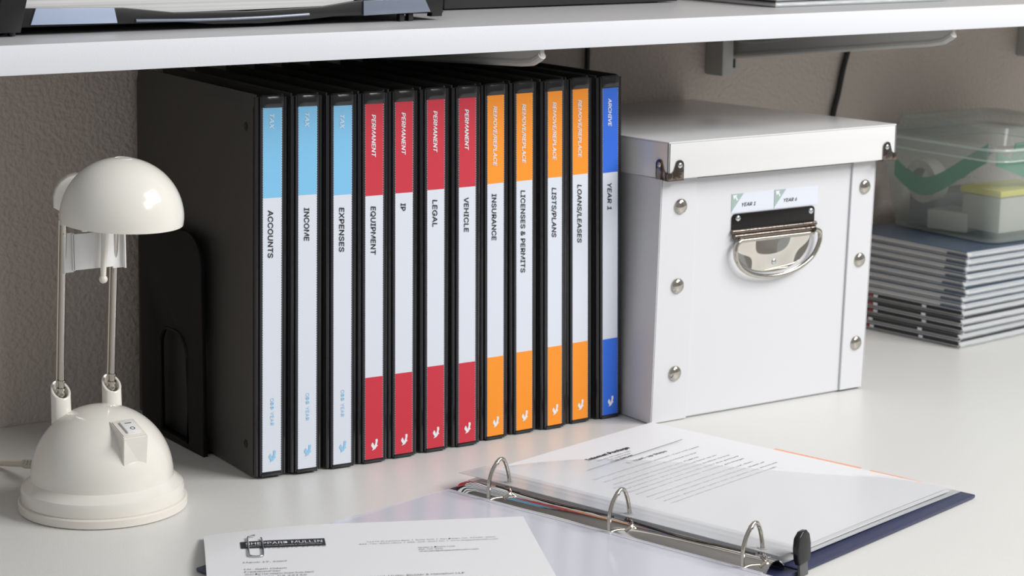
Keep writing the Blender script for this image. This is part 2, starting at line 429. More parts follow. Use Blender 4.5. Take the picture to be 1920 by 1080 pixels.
# bookend against the first cover
be = thing('bookend', 'black plastic bookend with arched opening, left of the binders behind the lamp', 'bookend', (-.0070, .132, 0))
outer = rrect(-.058, .054, 0, .176, .022, 8, (0, 0, 1, 1))
hole = rrect(-.031, .019, .0055, .093, .018, 8, (0, 0, 1, 1))
MB().plate([outer, hole], .0015, frame((0, 0, 0), (0, 1, 0), (0, 0, 1)), .0005).build('upright', M['bookend'], be)
MB().box(-.001, .052, -.052, .052, 0, .0008).build('base_plate', M['bookend'], be)
hs = hole
MB().tube([(-.0012, p[0], p[1]) for p in hole], .0018, 6, closed=True).build('opening_rim', M['bookend'], be)

# ---------------------------------------------------------------- storage box
bx = thing('storage_box', 'white cardboard storage box with metal corners and drop handle, right of the binders', 'box', (.47, .09, 0))
def B(): return MB()
def wbuild(mb, name, m, parent=bx, **k):
    """parts given in room coordinates"""
    mb.bm.transform(Matrix.Translation((-.47, -.09, 0)))
    return mb.build(name, m, parent, **k)
lean = lambda c: (c.x + .026 * c.z * (1 if c.x < .5 else .9), c.y, c.z)
b = B()
b.box(.3525, .5915, -.033, -.0305, .0015, .2060, .0004, 1, fn=lean)
b.box(.3525, .5915, .2305, .233, .0015, .2060, .0004, 1, fn=lean)
b.box(.3525, .3550, -.033, .233, .0015, .2060, .0009, 2, fn=lean)
b.box(.5890, .5915, -.033, .233, .0015, .2060, .0009, 2, fn=lean)
b.box(.3535, .5905, -.032, .232, .0008, .0035)
wbuild(b, 'box_body', M['card'])
# reinforced corner flaps that carry the studs
fl = B(); fl.box(.3516, .3895, -.0347, -.0330, .0006, .2075, .0004, 1, fn=lean); fl.box(.3512, .3530, -.0347, .022, .0006, .2075, .0006, 2, fn=lean)
left = wbuild(fl, 'corner_flap', M['card'])
fr = B(); fr.box(.5650, .5922, -.0352, -.0330, .0018, .2075, .0004, 1, fn=lean); fr.box(.5908, .5926, -.0352, .022, .0018, .2075, .0006, 2, fn=lean)
right = wbuild(fr, 'corner_flap', M['card'])
for (sx, sz, fp) in ((.3772, .1836, left), (.3760, .1165, left), (.3757, .0415, left), (.5846, .1842, right), (.5821, .1189, right), (.5820, .0432, right)):
    wbuild(B().lathe(dome(.0066, .0032, 6), 24, FRONT(sx, -.0346, sz)), 'snap_stud', M['chrome'], fp)
# lid: the back hangs a little lower
def lidf(c):
    t = max(0, (c.y + .046) / .28)
    return (c.x - (.004 * t if c.x > .5 else 0), c.y, c.z - .0055 * t)
l = B()
l.box(.3545, .6095, -.046, .2345, .2375, .2397, .0008, 2, fn=lidf)
l.box(.3545, .6095, -.046, -.0438, .2087, .2392, .0007, 2, fn=lidf)
l.box(.3545, .6095, .2325, .2345, .2087, .2392, .0007, 2, fn=lidf)
l.box(.3545, .3567, -.046, .2345, .2087, .2392, .0007, 2, fn=lidf)
l.box(.6073, .6095, -.046, .2345, .2087, .2392, .0007, 2, fn=lidf)
lid = wbuild(l, 'lid', M['card_gloss'])
# metal lid corners
def lobe(w, h):   # foot at z 0, rounded ear at the far end
    return [(0, 0), (w, 0), (w, h - .0045)] + [(w - .0045 + .0045 * math.cos(R(a)), h - .0045 + .0045 * math.sin(R(a))) for a in range(15, 150, 15)] + [(.0022, .0078), (0, .0062)]
def lid_corner(cx, s):
    b = B()
    x0 = cx + s * .0030
    lo = lobe(.0125, .0165)
    m1 = frame((x0, -.0466, .2080), (1, 0, 0), (0, 0, 1)) if s > 0 else frame((x0, -.0466, .2080), (1, 0, 0), (0, 0, 1)) @ Matrix.Scale(-1, 4, (1, 0, 0))
    b.plate([lo], .0003, m1, .0001)
    b.plate([lo], .0003, frame((cx - s * .0006, -.0430, .2080), (0, 1, 0), (0, 0, 1)), .0001)
    b.box(min(cx - s * .0004, x0 + s * .001), max(cx - s * .0004, x0 + s * .001), -.0472, -.0462, .2080, .2143, .0003)
    b.box(cx - .0008, cx + .0008, -.0470, -.0415, .2080, .2143, .0003)
    b.box(min(cx - s * .0007, cx + s * .0155), max(cx - s * .0007, cx + s * .0155), -.0472, -.040, .2074, .2082, .0002)
    k = wbuild(b, 'corner_bracket', M['chrome_dark'], lid)
    wb = B(); wb.lathe(dome(.0024, .0011), 14, FRONT(x0 + s * .0083, -.0469, .2200)); wbuild(wb, 'rivet', M['rivet'], lid)
    wb = B(); wb.lathe(dome(.0024, .0011), 14, frame((cx - s * .0009, -.0348, .2200), (0, -s, 0), (0, 0, 1))); wbuild(wb, 'rivet', M['rivet'], lid)
lid_corner(.3545, 1); lid_corner(.6095, -1)
# handle
yb = -.0338
hp = B(); hp.plate([rrect(.4343, .5270, .1560, .1718, .0035, 5, (0, 0, 1, 1))], .0004, FRONT(0, yb, 0), .0002)
plate = wbuild(hp, 'handle_plate', M['black_nickel'])
hr = B()
hr.tube([(.4335, yb - .0014, .1567), (.5280, yb - .0014, .1567)], .0021, 12)
hr.tube([(.4350, yb - .0024, .1527), (.5265, yb - .0024, .1527)], .0023, 12)
wbuild(hr, 'hinge_roll', M['chrome_dark'])
hr = B(); hr.tube([(.4375, yb - .0030, .1488), (.5250, yb - .0030, .1488)], .0018, 12)
wbuild(hr, 'hinge_roll', M['chrome'])
def dish(u, v):
    x = -1 + 2 * u; zt = .1480; zb_ = .1480 - .0285 * math.sqrt(max(0, 1 - abs(x) ** 2.6))
    z = zt + (zb_ - zt) * v; r = x * x
    bul = (1 - min(1, r)) * math.sin(math.pi * min(1, v)) * .0024
    return (.4805 + x * .0425, yb - .0012 - bul * math.cos(x * 3.2), z)
wbuild(B().grid(dish, 48, 14, .0004), 'handle_backplate', M['mirror'])
bail = [(.4410, .1500), (.4360, .1470), (.4345, .1410), (.4360, .1335), (.4420, .1255), (.4530, .1195), (.4660, .1165), (.4810, .1155), (.4960, .1172),
        (.5100, .1215), (.5225, .1295), (.5290, .1400), (.5298, .1470), (.5285, .1505), (.5235, .1522)]
wbuild(B().tube([(x, yb - .0058, z) for x, z in bail], .0021, 12, sub=5), 'drop_handle', M['chrome'])
for sx, sz in ((.4402, .1680), (.5225, .1676)): wbuild(B().lathe(dome(.0028, .0016), 16, FRONT(sx, yb - .0004, sz)), 'rivet', M['rivet'], plate)
wbuild(B().lathe(dome(.0029, .0018), 16, FRONT(.4800, yb - .0022, .1275)), 'rivet', M['rivet'])
for tx, word, wx in ((.4336, 'YEAR 1', .4450), (.4812, 'YEAR 6', .4920)):
    t = wbuild(B().box(tx, tx + .0470 if tx < .45 else tx + .050, yb + .0005, yb + .0008, .1725, .1893), 'label_tag', M['paper'], smooth=False)
    g = B().plate([[(tx, .1890), (tx + .0130, .1890), (tx, .1738)]], .00004, FRONT(0, yb + .0004, 0)); tr = wbuild(g, 'triangle_mark', M['ink_sage'], t, smooth=False)
    ar = [(.0012, .0142), (.0060, .0142), (.0048, .0130), (.0068, .0100), (.0057, .0092), (.0037, .0122), (.0024, .0104)]
    g = B().plate([[(tx + p[0], .1738 + p[1]) for p in ar]], .00004, FRONT(0, yb + .0003, 0)); wbuild(g, 'arrow_mark', M['ink_white'], t, smooth=False)
    g = B().text(word, FRONT(wx, yb + .0004, .1778), .0150, .0042, .25, .022); wbuild(g, 'lettering', M['ink'], t, smooth=False)

# ---------------------------------------------------------------- desk lamp
lp = thing('desk_lamp', 'cream plastic desk lamp with dome shade on two chrome rods', 'lamp', (-.1263, -.0013, 0))
MB().lathe([(0, 0), (.0590, 0), (.0605, .001), (.0605, .0062), (.0597, .0070), (.0570, .0072), (.0570, .0060), (0, .0060)], 72).build('base_ring', M['lamp_foot'], lp)
dp = [(.0575, .0066), (.0582, .0078), (.0584, .0150), (.0576, .0172), (.0562, .0182), (.0530, .0212), (.0512, .0228)]
dp += [(.051 * math.cos(R(a)), .024 + .051 * math.sin(R(a))) for a in range(0, 90, 5)] + [(0, .075)]
MB().lathe(dp, 72).build('base_dome', M['lamp'], lp, angle=28)
# switch housing, a wedge pushed out of the dome
hv = [(-.0046, -.0245, .0690), (.0142, -.0245, .0690), (-.0046, -.0492, .0620), (.0142, -.0492, .0620),
      (-.0046, -.0472, .0330), (.0142, -.0450, .0330), (-.0046, -.018, .0330), (.0142, -.018, .0330)]
g = bmesh.new(); vs = [g.verts.new(p) for p in hv]
for f in ((0, 1, 3, 2), (2, 3, 5, 4), (4, 5, 7, 6), (6, 7, 1, 0), (0, 2, 4, 6), (1, 7, 5, 3)): g.faces.new([vs[k] for k in f])
bmesh.ops.recalc_face_normals(g, faces=g.faces[:]); bmesh.ops.bevel(g, geom=g.edges[:], offset=.0005, segments=2, affect='EDGES')
hb = MB(); hb._take(g); hous = hb.build('switch_housing', M['lamp'], lp)
sl = frame((.0048, -.03685, .0655), (1, 0, 0), (0, .962, .2727))
MB().box(-.0082, .0082, -.0102, .0102, .0000, .0006, .0002, mtx=sl).build('switch_frame', M['lamp_foot'], hous)
def rock(c): return (c.x, c.y, c.z + (.0012 * (c.y / .007) ** 2 if c.z > .0008 else 0) + (.0006 if c.y < 0 and c.z > .0008 else 0))
g = MB(); g.box(-.0042, .0058, -.0082, .0072, .0003, .0022, .0006, 2, mtx=sl)
rk = g.build('rocker_switch', M['lamp_switch'], hous)
g = MB(); g.box(-.0016, .0034, .0032, .0040, .0022, .0023, mtx=sl)
g.lathe([(.0012, 0), (.0018, 0)], 20, sl @ Matrix.Translation((.0012, -.0040, .00232)))
g.build('switch_mark', M['ink'], hous, smooth=False)
# sockets with slanted mouths, telescopic rods
for s in (-1, 1):
    cx, cy = s * .0197 - .0022, .020
    g = bmesh.new(); n = 32; rings = []
    def zt_(a, r): return .0845 + .0058 * math.sin(a) * r / .0068
    for (r, mode) in ((.0074, 'b'), (.0070, 't'), (.0064, 'T'), (.0054, 't'), (.0050, 'i')):
        ring = []
        for k in range(n):
            a = 2 * math.pi * k / n
            z = .052 if mode == 'b' else zt_(a, r) + (.0006 if mode == 'T' else 0) if mode != 'i' else .072
            ring.append(g.verts.new((cx + r * math.cos(a), cy + r * math.sin(a), z)))
        rings.append(ring)
    for a, b_ in zip(rings, rings[1:]):
        for k in range(n): g.faces.new((a[k], a[(k + 1) % n], b_[(k + 1) % n], b_[k]))
    g.faces.new(rings[-1][::-1]); bmesh.ops.recalc_face_normals(g, faces=g.faces[:])
    q = MB(); q._take(g); q.build('rod_socket', M['lamp'], lp)
    p0 = Vector((cx, cy, .078)); p1 = Vector((cx, .0045, .2135)); d = (p1 - p0)
    q = MB().tube([p0, p0 + d * .08, p1], .0023, 16)
    q.tube([p0 + Vector((-.0029, .0012, .0)), p1 + Vector((-.0029, .0012, -.002))], .0008, 8)
    q.tube([p0 + d * .055, p0 + d * .065], .0034, 16).tube([p0 + d * .10, p0 + d * .108], .0031, 16)
    q.lathe([(0, -.003), (.0028, -.001), (.0036, .002), (.0028, .005), (0, .006)], 16, Matrix.Translation(p0))
    q.build('telescopic_rod', M['chrome'], lp)
# clip plate across the rods
g = MB()
g.box(-.0160, .0150, .0045, .0057, .1745, .2005, .0003)
for s in (-1, 1):
    x = s * .0195
    g.box(x - .0036 if s < 0 else x - .0045, x + .0045 if s < 0 else x + .0036, .0060, .0070, .1730, .2015, .0003)
    g.box(x - s * .0045 - .0005, x - s * .0045 + .0005, .0045, .0068, .1740, .2010, .0003)
    g.box(x + s * .0036 - .0005, x + s * .0036 + .0005, .0020, .0070, .1730, .2015, .0003)
g.build('rod_clip', M['lamp_switch'], lp)
# head
HM = Matrix.Translation((-.0008, -.0475, .2185)) @ Matrix.Rotation(R(2), 4, 'Y') @ Matrix.Rotation(R(2.5), 4, 'X')
prof = [(.0424 * math.cos(R(a)), .0010 + .0412 * math.sin(R(a))) for a in range(0, 90, 5)] + [(0, .0422)]
prof_in = [(.0, .0404)] + [(.0408 * math.cos(R(a)), .0010 + .0394 * math.sin(R(a))) for a in range(85, -1, -5)]
MB().lathe([(.0420, -.0030)] + prof, 72, HM, False).build('shade', M['lamp'], lp, angle=60)
MB().lathe(prof_in + [(.0408, -.0030), (.0420, -.0030)], 72, HM).build('shade_lining', M['lamp_inner'], lp, angle=60)
MB().lathe([(0, .002), (.008, .004), (.011, .012), (.009, .024), (.006, .034), (.006, .042)], 24, HM).build('bulb', M['ink_white'], lp)
# swivel block behind the shade
g = MB(); m = frame((-.020, .010, .2275), (.80, .60, 0), (0, 0, 1))
kn = [(-.0085, -.0075), (.0, -.0125), (.016, -.0125), (.016, .0085), (.0115, .0118), (.0060, .0128), (.0010, .0118), (-.0036, .0090), (-.0068, .0045), (-.0084, -.0010)]
g.plate([kn], .0075, frame((-.0170, .0085, .2290), (.93, -.36, 0), (0, 0, 1)), .0015)
g.build('swivel_block', M['lamp'], lp, angle=50)
g = MB(); g.box(-.0245, .0245, .0010, .0085, .2075, .2165, .001)
g.build('swivel_bar', M['lamp_inner'], lp)
MB().lathe([(0, -.0025), (.0028, -.0018), (.0034, .0), (.0028, .0018), (0, .0025)], 16, Matrix.Translation((-.0085, .0005, .2045))).build('swivel_screw', M['rivet'], lp)
p = [(.0075, .0, .2130), (.0066, .0, .1950), (.0050, .0, .1745), (.0048, .0, .1690)]
MB().tube(p, .002, 14, radii=[.0031, .0026, .0022, .0020]).lathe([(0, -.0032)] + [(.0031 * math.cos(R(a)), .0031 * math.sin(R(a))) for a in range(-75, 90, 15)] + [(0, .0031)], 16, Matrix.Translation((.0047, 0, .1670))).build('tilt_handle', M['lamp'], lp)
cp = [(-.012, .052, .016), (-.016, .080, .0135), (-.020, .105, .0085), (-.030, .135, .0040), (-.055, .170, .0026), (-.120, .205, .0026), (-.30, .222, .0026), (-.45, .225, .0026)]
cord = MB().tube(cp, .0026, 12, sub=8).build('power_cord', M['cord'], lp)
MB().tube([(-.0165, .0835, .0130), (-.0195, .1000, .0100)], .0040, 14).build('cord_tag', M['sleeve'], cord)
g = MB()
for k, tx in enumerate(('OVE', 'IW', 'ZC')):
    g.text(tx, frame((-.0180 - k * .00085 - .0036, .0862 + k * .0047 - .0022, .0124 - k * .0009 + .0004), (.28, -.10, .95), (-.176, .97, -.176)), .0040, .0026)
g.build('cord_lettering', M['ink'], cord, smooth=False)

# ---------------------------------------------------------------- open binder (local x across the pages, local -y down the page)
ob = thing('open_binder', 'navy ring binder lying open on the desk with white pages and chrome rings', 'binder', (.108, -.108, 0), (0, 0, R(14.75)))
MB().box(-.252, -.0175, -.297, 0, .0006, .0034, .0011, 2).build('cover', M['navy'], ob)
MB().box(.0175, .252, -.297, 0, .0006, .0034, .0011, 2).build('cover', M['navy'], ob)
MB().box(-.0150, .0150, -.297, 0, .0006, .0034, .0011, 2).build('spine', M['navy'], ob)
MB().box(-.0185, .0185, -.2965, -.0005, .0003, .0012).build('hinge_strip', M['navy'], ob)
# ring mechanism: arched metal channel, tapered at the ends
def mech(u, v):
    x = -1 + 2 * u; t = .0075 + .2805 * v
    wd = .0122 * (min(1, .45 + .55 * min(1, v * 22)) if v < .5 else 1)
    return (x * wd, -t, .0040 + .0078 * (1 - abs(x) ** 2.4) * (1 if v > .03 else .55 + .45 * v / .03))
MB().grid(mech, 20, 40, .0008).build('ring_mechanism', M['mirror'], ob, angle=50)
g = MB()
for t0, t1 in ((.040, .150), (.160, .270)):
    g.tube([(.0025, -t0, .0120), (-.0015, -(t0 + t1) / 2, .0124), (.0025, -t1, .0120)], .0006, 6, sub=6)
g.build('blade_edge', M['chrome_dark'], ob)
for t in (.0455, .1575, .2700):
    arc = [(-.0118, .0040), (-.0121, .0120), (-.0112, .0200), (-.0080, .0270), (-.0030, .0322), (.0015, .0338), (.0050, .0318), (.0080, .0262), (.0102, .0190), (.0114, .0110), (.0116, .0050)]
    rg = MB().tube([(x, -t, z) for x, z in arc], .0015, 12, sub=4).build('ring', M['chrome'], ob)
    MB().tube([(-.0035, -t, .0315), (-.0025, -t, .0322)], .0018, 12).build('ring_joint', M['chrome'], rg)
    MB().tube([(-.0095, -t - .012, .0088), (-.0040, -t - .014, .0118), (.0010, -t - .009, .0132), (.0060, -t - .002, .0124), (.0085, -t + .001, .0112)], .0009, 8, sub=4).build('ring_spring', M['mirror'], rg)
for (x, t) in ((.0035, .2740), (.0045, .2800)):
    MB().lathe(dome(.0024 if t < .277 else .0014, .0010), 16, Matrix.Translation((x, -t, .0112))).build('mechanism_rivet', M['rivet'], ob)
lev = [(-.0050, .0050), (.0050, .0050), (.0052, .0135), (.0066, .0175), (.0070, .0245), (.0062, .0300), (.0035, .0326), (-.0010, .0322), (-.0052, .0290), (-.0068, .0230), (-.0066, .0160), (-.0052, .0125)]
lm = frame((.0160, -.3000, -.0028), (1, 0, 0), (0, .10, 1))
stem = MB().plate([[(-.0046, .0034), (.0046, .0034), (.0046, .0130), (-.0046, .0130)]], .0008, lm, .0002).build('lever_stem', M['bracket_dark'], ob)
MB().plate([[(x, z) for x, z in lev[2:]]], .0014, lm, .0010).build('lever', M['plastic_black'], stem, angle=50)
# ----- left side: white sheet in a protector
def leftz(x): return .0062 + .0012 * math.sin((x + .25) * 9)
MB().grid(lambda u, v: (-.238 + u * .214, -.005 - v * .286, .0045 + .0006 * math.sin(u * 2.6)), 16, 4, .0008).build('paper_sheet', M['sheet'], ob)
def lprot(u, v):
    x = -.246 + u * .2335
    return (x, -.0065 - v * .2885 + .0025 * math.sin(u * 3.1), .0060 + .0010 * math.sin(u * 3.1) ** 2)
MB().grid(lprot, 20, 6, .00025).build('sheet_protector', M['film_lav'], ob)
g = MB(); g.tube([(-.0160, -.012, .0072), (-.0150, -.15, .0072), (-.0150, -.288, .0072)], .0004, 6)
g.build('protector_seam', M['ink_white'], ob)
# ----- right side: divider sheets, pages, printed page, frosted sheet on top
def page(u0, u1, x0, x1, z0, z1, t, name, m, dip=0., nx=14, ny=10):
    def fn(a, c):
        x = x0 + a * (x1 - x0); return (x, -(u0 + c * (u1 - u0)), z0 + (z1 - z0) * a + dip * math.sin(math.pi * a) * (.4 + .6 * c))
    return MB().grid(fn, nx, ny, t).build(name, M[m], ob)
page(.006, .283, .030, .239, .0058, .0040, .0003, 'paper_sheet', 'sheet', .0004)
page(.004, .287, .012, .2475, .0072, .0047, .0003, 'sheet_protector', 'frost', .0004)
for (a, c) in ((.118, .198), (.207, .252)):
    MB().box(.226, .2520 if a < .15 else .2508, -c, -a, .0040, .0045).build('divider_tab', M['divider'], ob)
page(.008, .283, .032, .2375, .0082, .0064, .0004, 'paper_sheet', 'sheet', .0004)
pr = page(.004, .280, .036, .2385, .0097, .0078, .0004, 'printed_page', 'sheet', .0006)
# printing on the page (slightly above its surface)
def pline(txt, v0, v1, u, h, m='ink', bold=.0):
    def z_(v): a = (v - .036) / .2025; return .0097 - .0019 * a + .0006 * math.sin(math.pi * a) * .6 + .0003
    mt = Matrix.Translation((v0, -u, 0))
    q = MB().text(txt, mt, v1 - v0, h, 0, bold)
    for v in q.bm.verts: v.co.z += z_(v.co.x)
    q.build('lettering', M[m], pr, smooth=False)
pline('Internet Postage', .1080, .1600, .0425, .0062, 'ink', .035)
pline('Palo Alto, CA 94301-7001', .1120, .1530, .0488, .0026)
pline('For Individual', .1200, .1480, .0528, .0026)
pline('Mail Server', .1180, .1450, .0575, .0032, 'ink', .015)
pline('1.  Start-up Steps', .1230, .1730, .0695, .0045, 'ink', .012)
q = MB().box(.085, .2055, -.0600, -.0594, .01015, .01025); q.build('printed_rule', M['ink'], pr, smooth=False)
body = ['Go to your Internet Postage account. You will need', 'the printer to be connected. Download to the', 'disk and print the postage for your FORMS',
        'then insert the labels. Place the envelope face up on', 'your printer tray and press the feed button twice', 'Save the receipt for your records under the printed', 'postage tab in the binder. Monthly postage',
        'Replace the cartridge and the roll as it runs out, then', 'read the meter again before printing each sheet of', 'stamps. Keep one spare roll of labels, one account', 'statement and the return form filed by the month']
ue = [(.0790, .2020), (.0885, .1860), (.0975, .1765), (.1040, .1915), (.1110, .1990), (.1180, .2010), (.1250, .1985), (.1350, .1960), (.1425, .2015), (.1500, .2076), (.1570, .1960)]
for tx, (u, ve) in zip(body, ue): pline(tx, .062 if u > .1 else .070, ve, u, .0026, 'ink_grey')
# frosted cover sheet: its upper right edge falls away in a curve
edge = [(.0130, -.001), (.0300, .002), (.0520, .0065), (.0752, .0140), (.1032, .0310), (.1250, .0530), (.1448, .0794), (.1660, .1160), (.1847, .1563), (.205, .195), (.2300, .232), (.2400, .262), (.2405, .2945), (.0130, .2945)]
g = bmesh.new(); rows = 24
def xr(t):     # right limit of the sheet at distance t down the page
    pe = [(.0130, -.001)] + edge[1:12] + [(.2405, .2945)]
    for (xa, ta), (xb, tb) in zip(pe, pe[1:]):
        if ta <= t <= tb: return xa + (xb - xa) * (t - ta) / (tb - ta)
    return .2405
V = []
for r_ in range(rows + 1):
    t = .0005 + .288 * (r_ / rows) ** 1.6; xm = xr(t); V.append([g.verts.new((.0060 + (xm - .0060) * k / 16, -t, .0130 - .0036 * (k / 16) ** .8 + .0018 * math.sin(math.pi * k / 16))) for k in range(17)])
for a, c in zip(V, V[1:]):
    for k in range(16): g.faces.new((a[k], c[k], c[k + 1], a[k + 1]))
q = MB(); q._take(g); q.build('frosted_sheet', M['frost'], ob)
MB().grid(lambda a, c: (.0045 + a * .0290, -(.001 + c * .287), .0140 - .0012 * a), 6, 6, .0003).build('punched_strip', M['film'], ob)
for t in (.0455, .1575, .2700):
    MB().lathe([(.0024, 0), (.0036, .0001), (.0036, .0004), (.0024, .0004)], 18, Matrix.Translation((.0115, -t, .01395))).build('punch_hole_rim', M['film'], ob)

# ---------------------------------------------------------------- letter with paper clip
le = thing('letter', 'typed letter sheet with black letterhead band, clipped, in the foreground', 'letter', (-.1010, -.1133, 0), (0, 0, R(-25)))
def lz(x, y):
    # lies on the open binder on the right, sags to the desk on the left
    wx = -.1010 + x * .9063 + y * .4226; wy = -.1133 - x * .4226 + y * .9063
    v = (wx - .108) * .967 + (wy + .108) * .2546; t = (wx - .108) * .2546 - (wy + .108) * .967
    a = min(1, max(0, (t + .060) / .064))
    return .0008 + .0073 * (1 - (1 - a) ** 1.6)
MB().grid(lambda a, c: (a * .2240, -c * .29, lz(a * .2240, -c * .29)), 40, 50, .00015).build('paper_sheet', M['letter'], le)
def ltxt(txt, x0, x1, g_, h, m='ink', bold=0., name='lettering'):
    q = MB().text(txt, Matrix.Translation((x0, -g_, 0)), x1 - x0, h, 0, bold)
    for v in q.bm.verts: v.co.z += lz(v.co.x, v.co.y) + .0004 + (.0004 if m == 'ink_white' else 0)
    q.build(name, M[m], le, smooth=False)
band = MB().grid(lambda a, c: (.0240 + a * .0570, -.0325 - c * .0150, lz(.0240 + a * .0570, -.0325 - c * .0150) + .0004), 20, 6)
band.build('letterhead_band', M['ink'], le, smooth=False)
ltxt('SHEPPARD MULLIN', 0.0275, 0.0790, 0.0418, 0.0068, 'ink_white', .005)
ltxt('SHEPPARD MULLIN RICHTER & HAMPTON LLP', 0.0275, 0.0785, 0.0453, 0.0017, 'ink_white')
ltxt('A T T O R N E Y S   A T   L A W', 0.0360, 0.0810, 0.0498, 0.0020, 'ink')
ltxt('12275 El Camino Real  |  Suite 200  |  San Diego, CA  92130-2006', 0.1090, 0.1975, 0.0448, 0.0025, 'ink_grey')
ltxt('858-720-8900 office  |  858-509-3691 fax  |  www.sheppardmullin.com', 0.1035, 0.1985, 0.0493, 0.0025, 'ink_grey')
ltxt("Writer's Direct Line", 0.1420, 0.1670, 0.0613, 0.0027, 'ink')
ltxt('858-720-8956', 0.1420, 0.1585, 0.0653, 0.0027, 'ink')
ltxt('dhansen@sheppardmullin.com', 0.1420, 0.1820, 0.0693, 0.0028, 'ink')
ltxt('March 19, 2009', 0.0245, 0.0530, 0.0783, 0.0034, 'ink')
ltxt('Mr. Seth Odam', 0.0245, 0.0520, 0.0923, 0.0034, 'ink')
ltxt('FreedomFiler', 0.0245, 0.0480, 0.0973, 0.0034, 'ink')
ltxt('3525 Del Mar Heights Street Suite #405', 0.0245, 0.0690, 0.1023, 0.0034, 'ink')
ltxt('San Diego, CA 92130', 0.0245, 0.0640, 0.1073, 0.0034, 'ink')
ltxt('Sheppard, Mullin, Richter & Hampton LLP', 0.0980, 0.1660, 0.1168, 0.0034, 'ink')
pc = thing('paper_clip', 'silver wire paper clip on the top edge of the letter', 'paper clip', (-.0845, -.1590, 0), (0, 0, R(-26)))
outl = [(-.0042, .0105), (-.0051, .0075), (-.0049, -.0270), (-.0039, -.0312), (-.0007, -.0328), (.0035, -.0316), (.0045, -.0280), (.0044, .0020), (.0037, .0065)]
def pz(x, y):
    c, s_ = math.cos(R(-26)), math.sin(R(-26)); wx, wy = -.0845 + x * c - y * s_ + .1010, -.1590 + x * s_ + y * c + .1133
    c, s_ = math.cos(R(25)), math.sin(R(25)); return lz(wx * c - wy * s_, min(0, wx * s_ + wy * c)) + .0010
MB().tube([(x, y, pz(x, y)) for x, y in outl], .00065, 8, sub=5).build('wire_loop', M['rivet'], pc)
inl = [(-.0042, .0105), (-.0026, .0124), (.0000, .0128)]
MB().tube([(x, y, pz(x, y) + .0003) for x, y in inl], .00065, 8, sub=5).build('wire_end', M['rivet'], pc)

# ---------------------------------------------------------------- stack of sealed booklets on the right
NB = 13; bh = .0071
names = ['topmost', 'second from the top', 'third from the top', 'fourth from the top', 'fifth from the top', 'sixth from the top', 'seventh from the top', 'eighth from the top',
         'fifth from the bottom', 'fourth from the bottom', 'third from the bottom', 'second from the bottom', 'lowest']
for k in range(NB):                       # k = 0 is the lowest
    nm = names[NB - 1 - k]; blue = k >= 5
    f = k / (NB - 1)
    cx = .783 + .020 * f + random.uniform(-.0025, .0025); cy = .0315 + .013 * f + random.uniform(-.002, .002)
    rz = R(7 - 3.5 * f + random.uniform(-.8, .8))
    bk = thing('booklet', ('blue and white' if blue else 'black and white') + ' booklet in a clear sleeve, ' + nm + ' of the desk stack', 'booklet', (cx, cy, k * bh), (0, 0, rz), 'sleeved booklets stacked right of the box')
    L_, D_ = .285, .165
    pg = MB(); pg.box(.004, L_, .004, D_, .0008, bh - .0011, .0004, 1); pg.build('page_block', M['pages'] if blue else M['pages_dark'], bk)
    cv = MB(); cv.box(.0025, L_ + .001, .0025, D_ + .001, bh - .0011, bh - .0004, .0002, 1)
    if blue:
        cv.box(.0025, .0045, .0025, .028, .0006, .0030, .0003, 1)
        cv.box(.012, .090 + .03 * random.random(), .0026, .0045, .0034, bh - .0006, .0003, 1)
    cv.build('booklet_cover', M['booklet_blue' if blue else 'booklet_grey'], bk)
    if not blue:
        q = MB(); q.box(.0030, .0041, .003, D_, bh - .0040, bh - .0012); st = q.build('printed_edge', M['ink'], bk, smooth=False)
        q = MB(); q.box(.0024, .0031, .046, .051, bh - .0038, bh - .0014); q.build('edge_mark', M['ink_white'], st, smooth=False)
        q = MB(); q.box(.0024, .0031, .108, .113, bh - .0038, bh - .0014); q.build('edge_mark', M['ink_white'], st, smooth=False)
        q = MB(); q.box(.0024, .0031, .114, .119, bh - .0038, bh - .0014); q.build('edge_mark', M['red'], st, smooth=False)
    ph = random.random() * 6
    def slv(a, c):
        n_ = math.sin(a * 23 + ph) * math.sin(a * 61 + 2.3 * ph + c * 2)
        return (.001 + a * L_, .001 - .0028 * math.sin(math.pi * c) - .0007 * n_, .0004 + c * (bh - .0010) + .0002 * n_)
    q = MB().grid(slv, 60, 5)
    q.box(.001, .0035, -.001, D_, .0002, .0007)
    q.build('plastic_sleeve', M['sleeve_clear'], bk)
ST = NB * bh

# ---------------------------------------------------------------- translucent tub with odds and ends
tb = thing('plastic_tub', 'translucent lidded plastic tub full of stationery on top of the booklet stack', 'container', (.93, .142, ST))
def tubwall(x0, x1, y0, y1, z0, X0, X1, Y0, Y1, z1, r, n=8):
    a = rrect(x0, x1, y0, y1, r, n); b_ = rrect(X0, X1, Y0, Y1, r * 1.3, n)
    g = bmesh.new(); rows_ = 6; rr = []
    for k in range(rows_ + 1):
        t = k / rows_; rr.append([g.verts.new((p[0] + (q_[0] - p[0]) * t, p[1] + (q_[1] - p[1]) * t, z0 + (z1 - z0) * t)) for p, q_ in zip(a, b_)])
    for p, q_ in zip(rr, rr[1:]):
        m_ = len(p)
        for k in range(m_): g.faces.new((p[k], p[(k + 1) % m_], q_[(k + 1) % m_], q_[k]))
    return g, rr
g, rr = tubwall(-.078, .078, -.082, .062, .0012, -.088, .086, -.094, .084, .096, .016)
g.faces.new(rr[0][::-1]); bmesh.ops.recalc_face_normals(g, faces=g.faces[:])
q = MB(); q._take(g); q.build('tub_body', M['tub'], tb, angle=60)
def loopz(x0, x1, y0, y1, r, z): return [(p[0], p[1], z) for p in rrect(x0, x1, y0, y1, r, 8)]
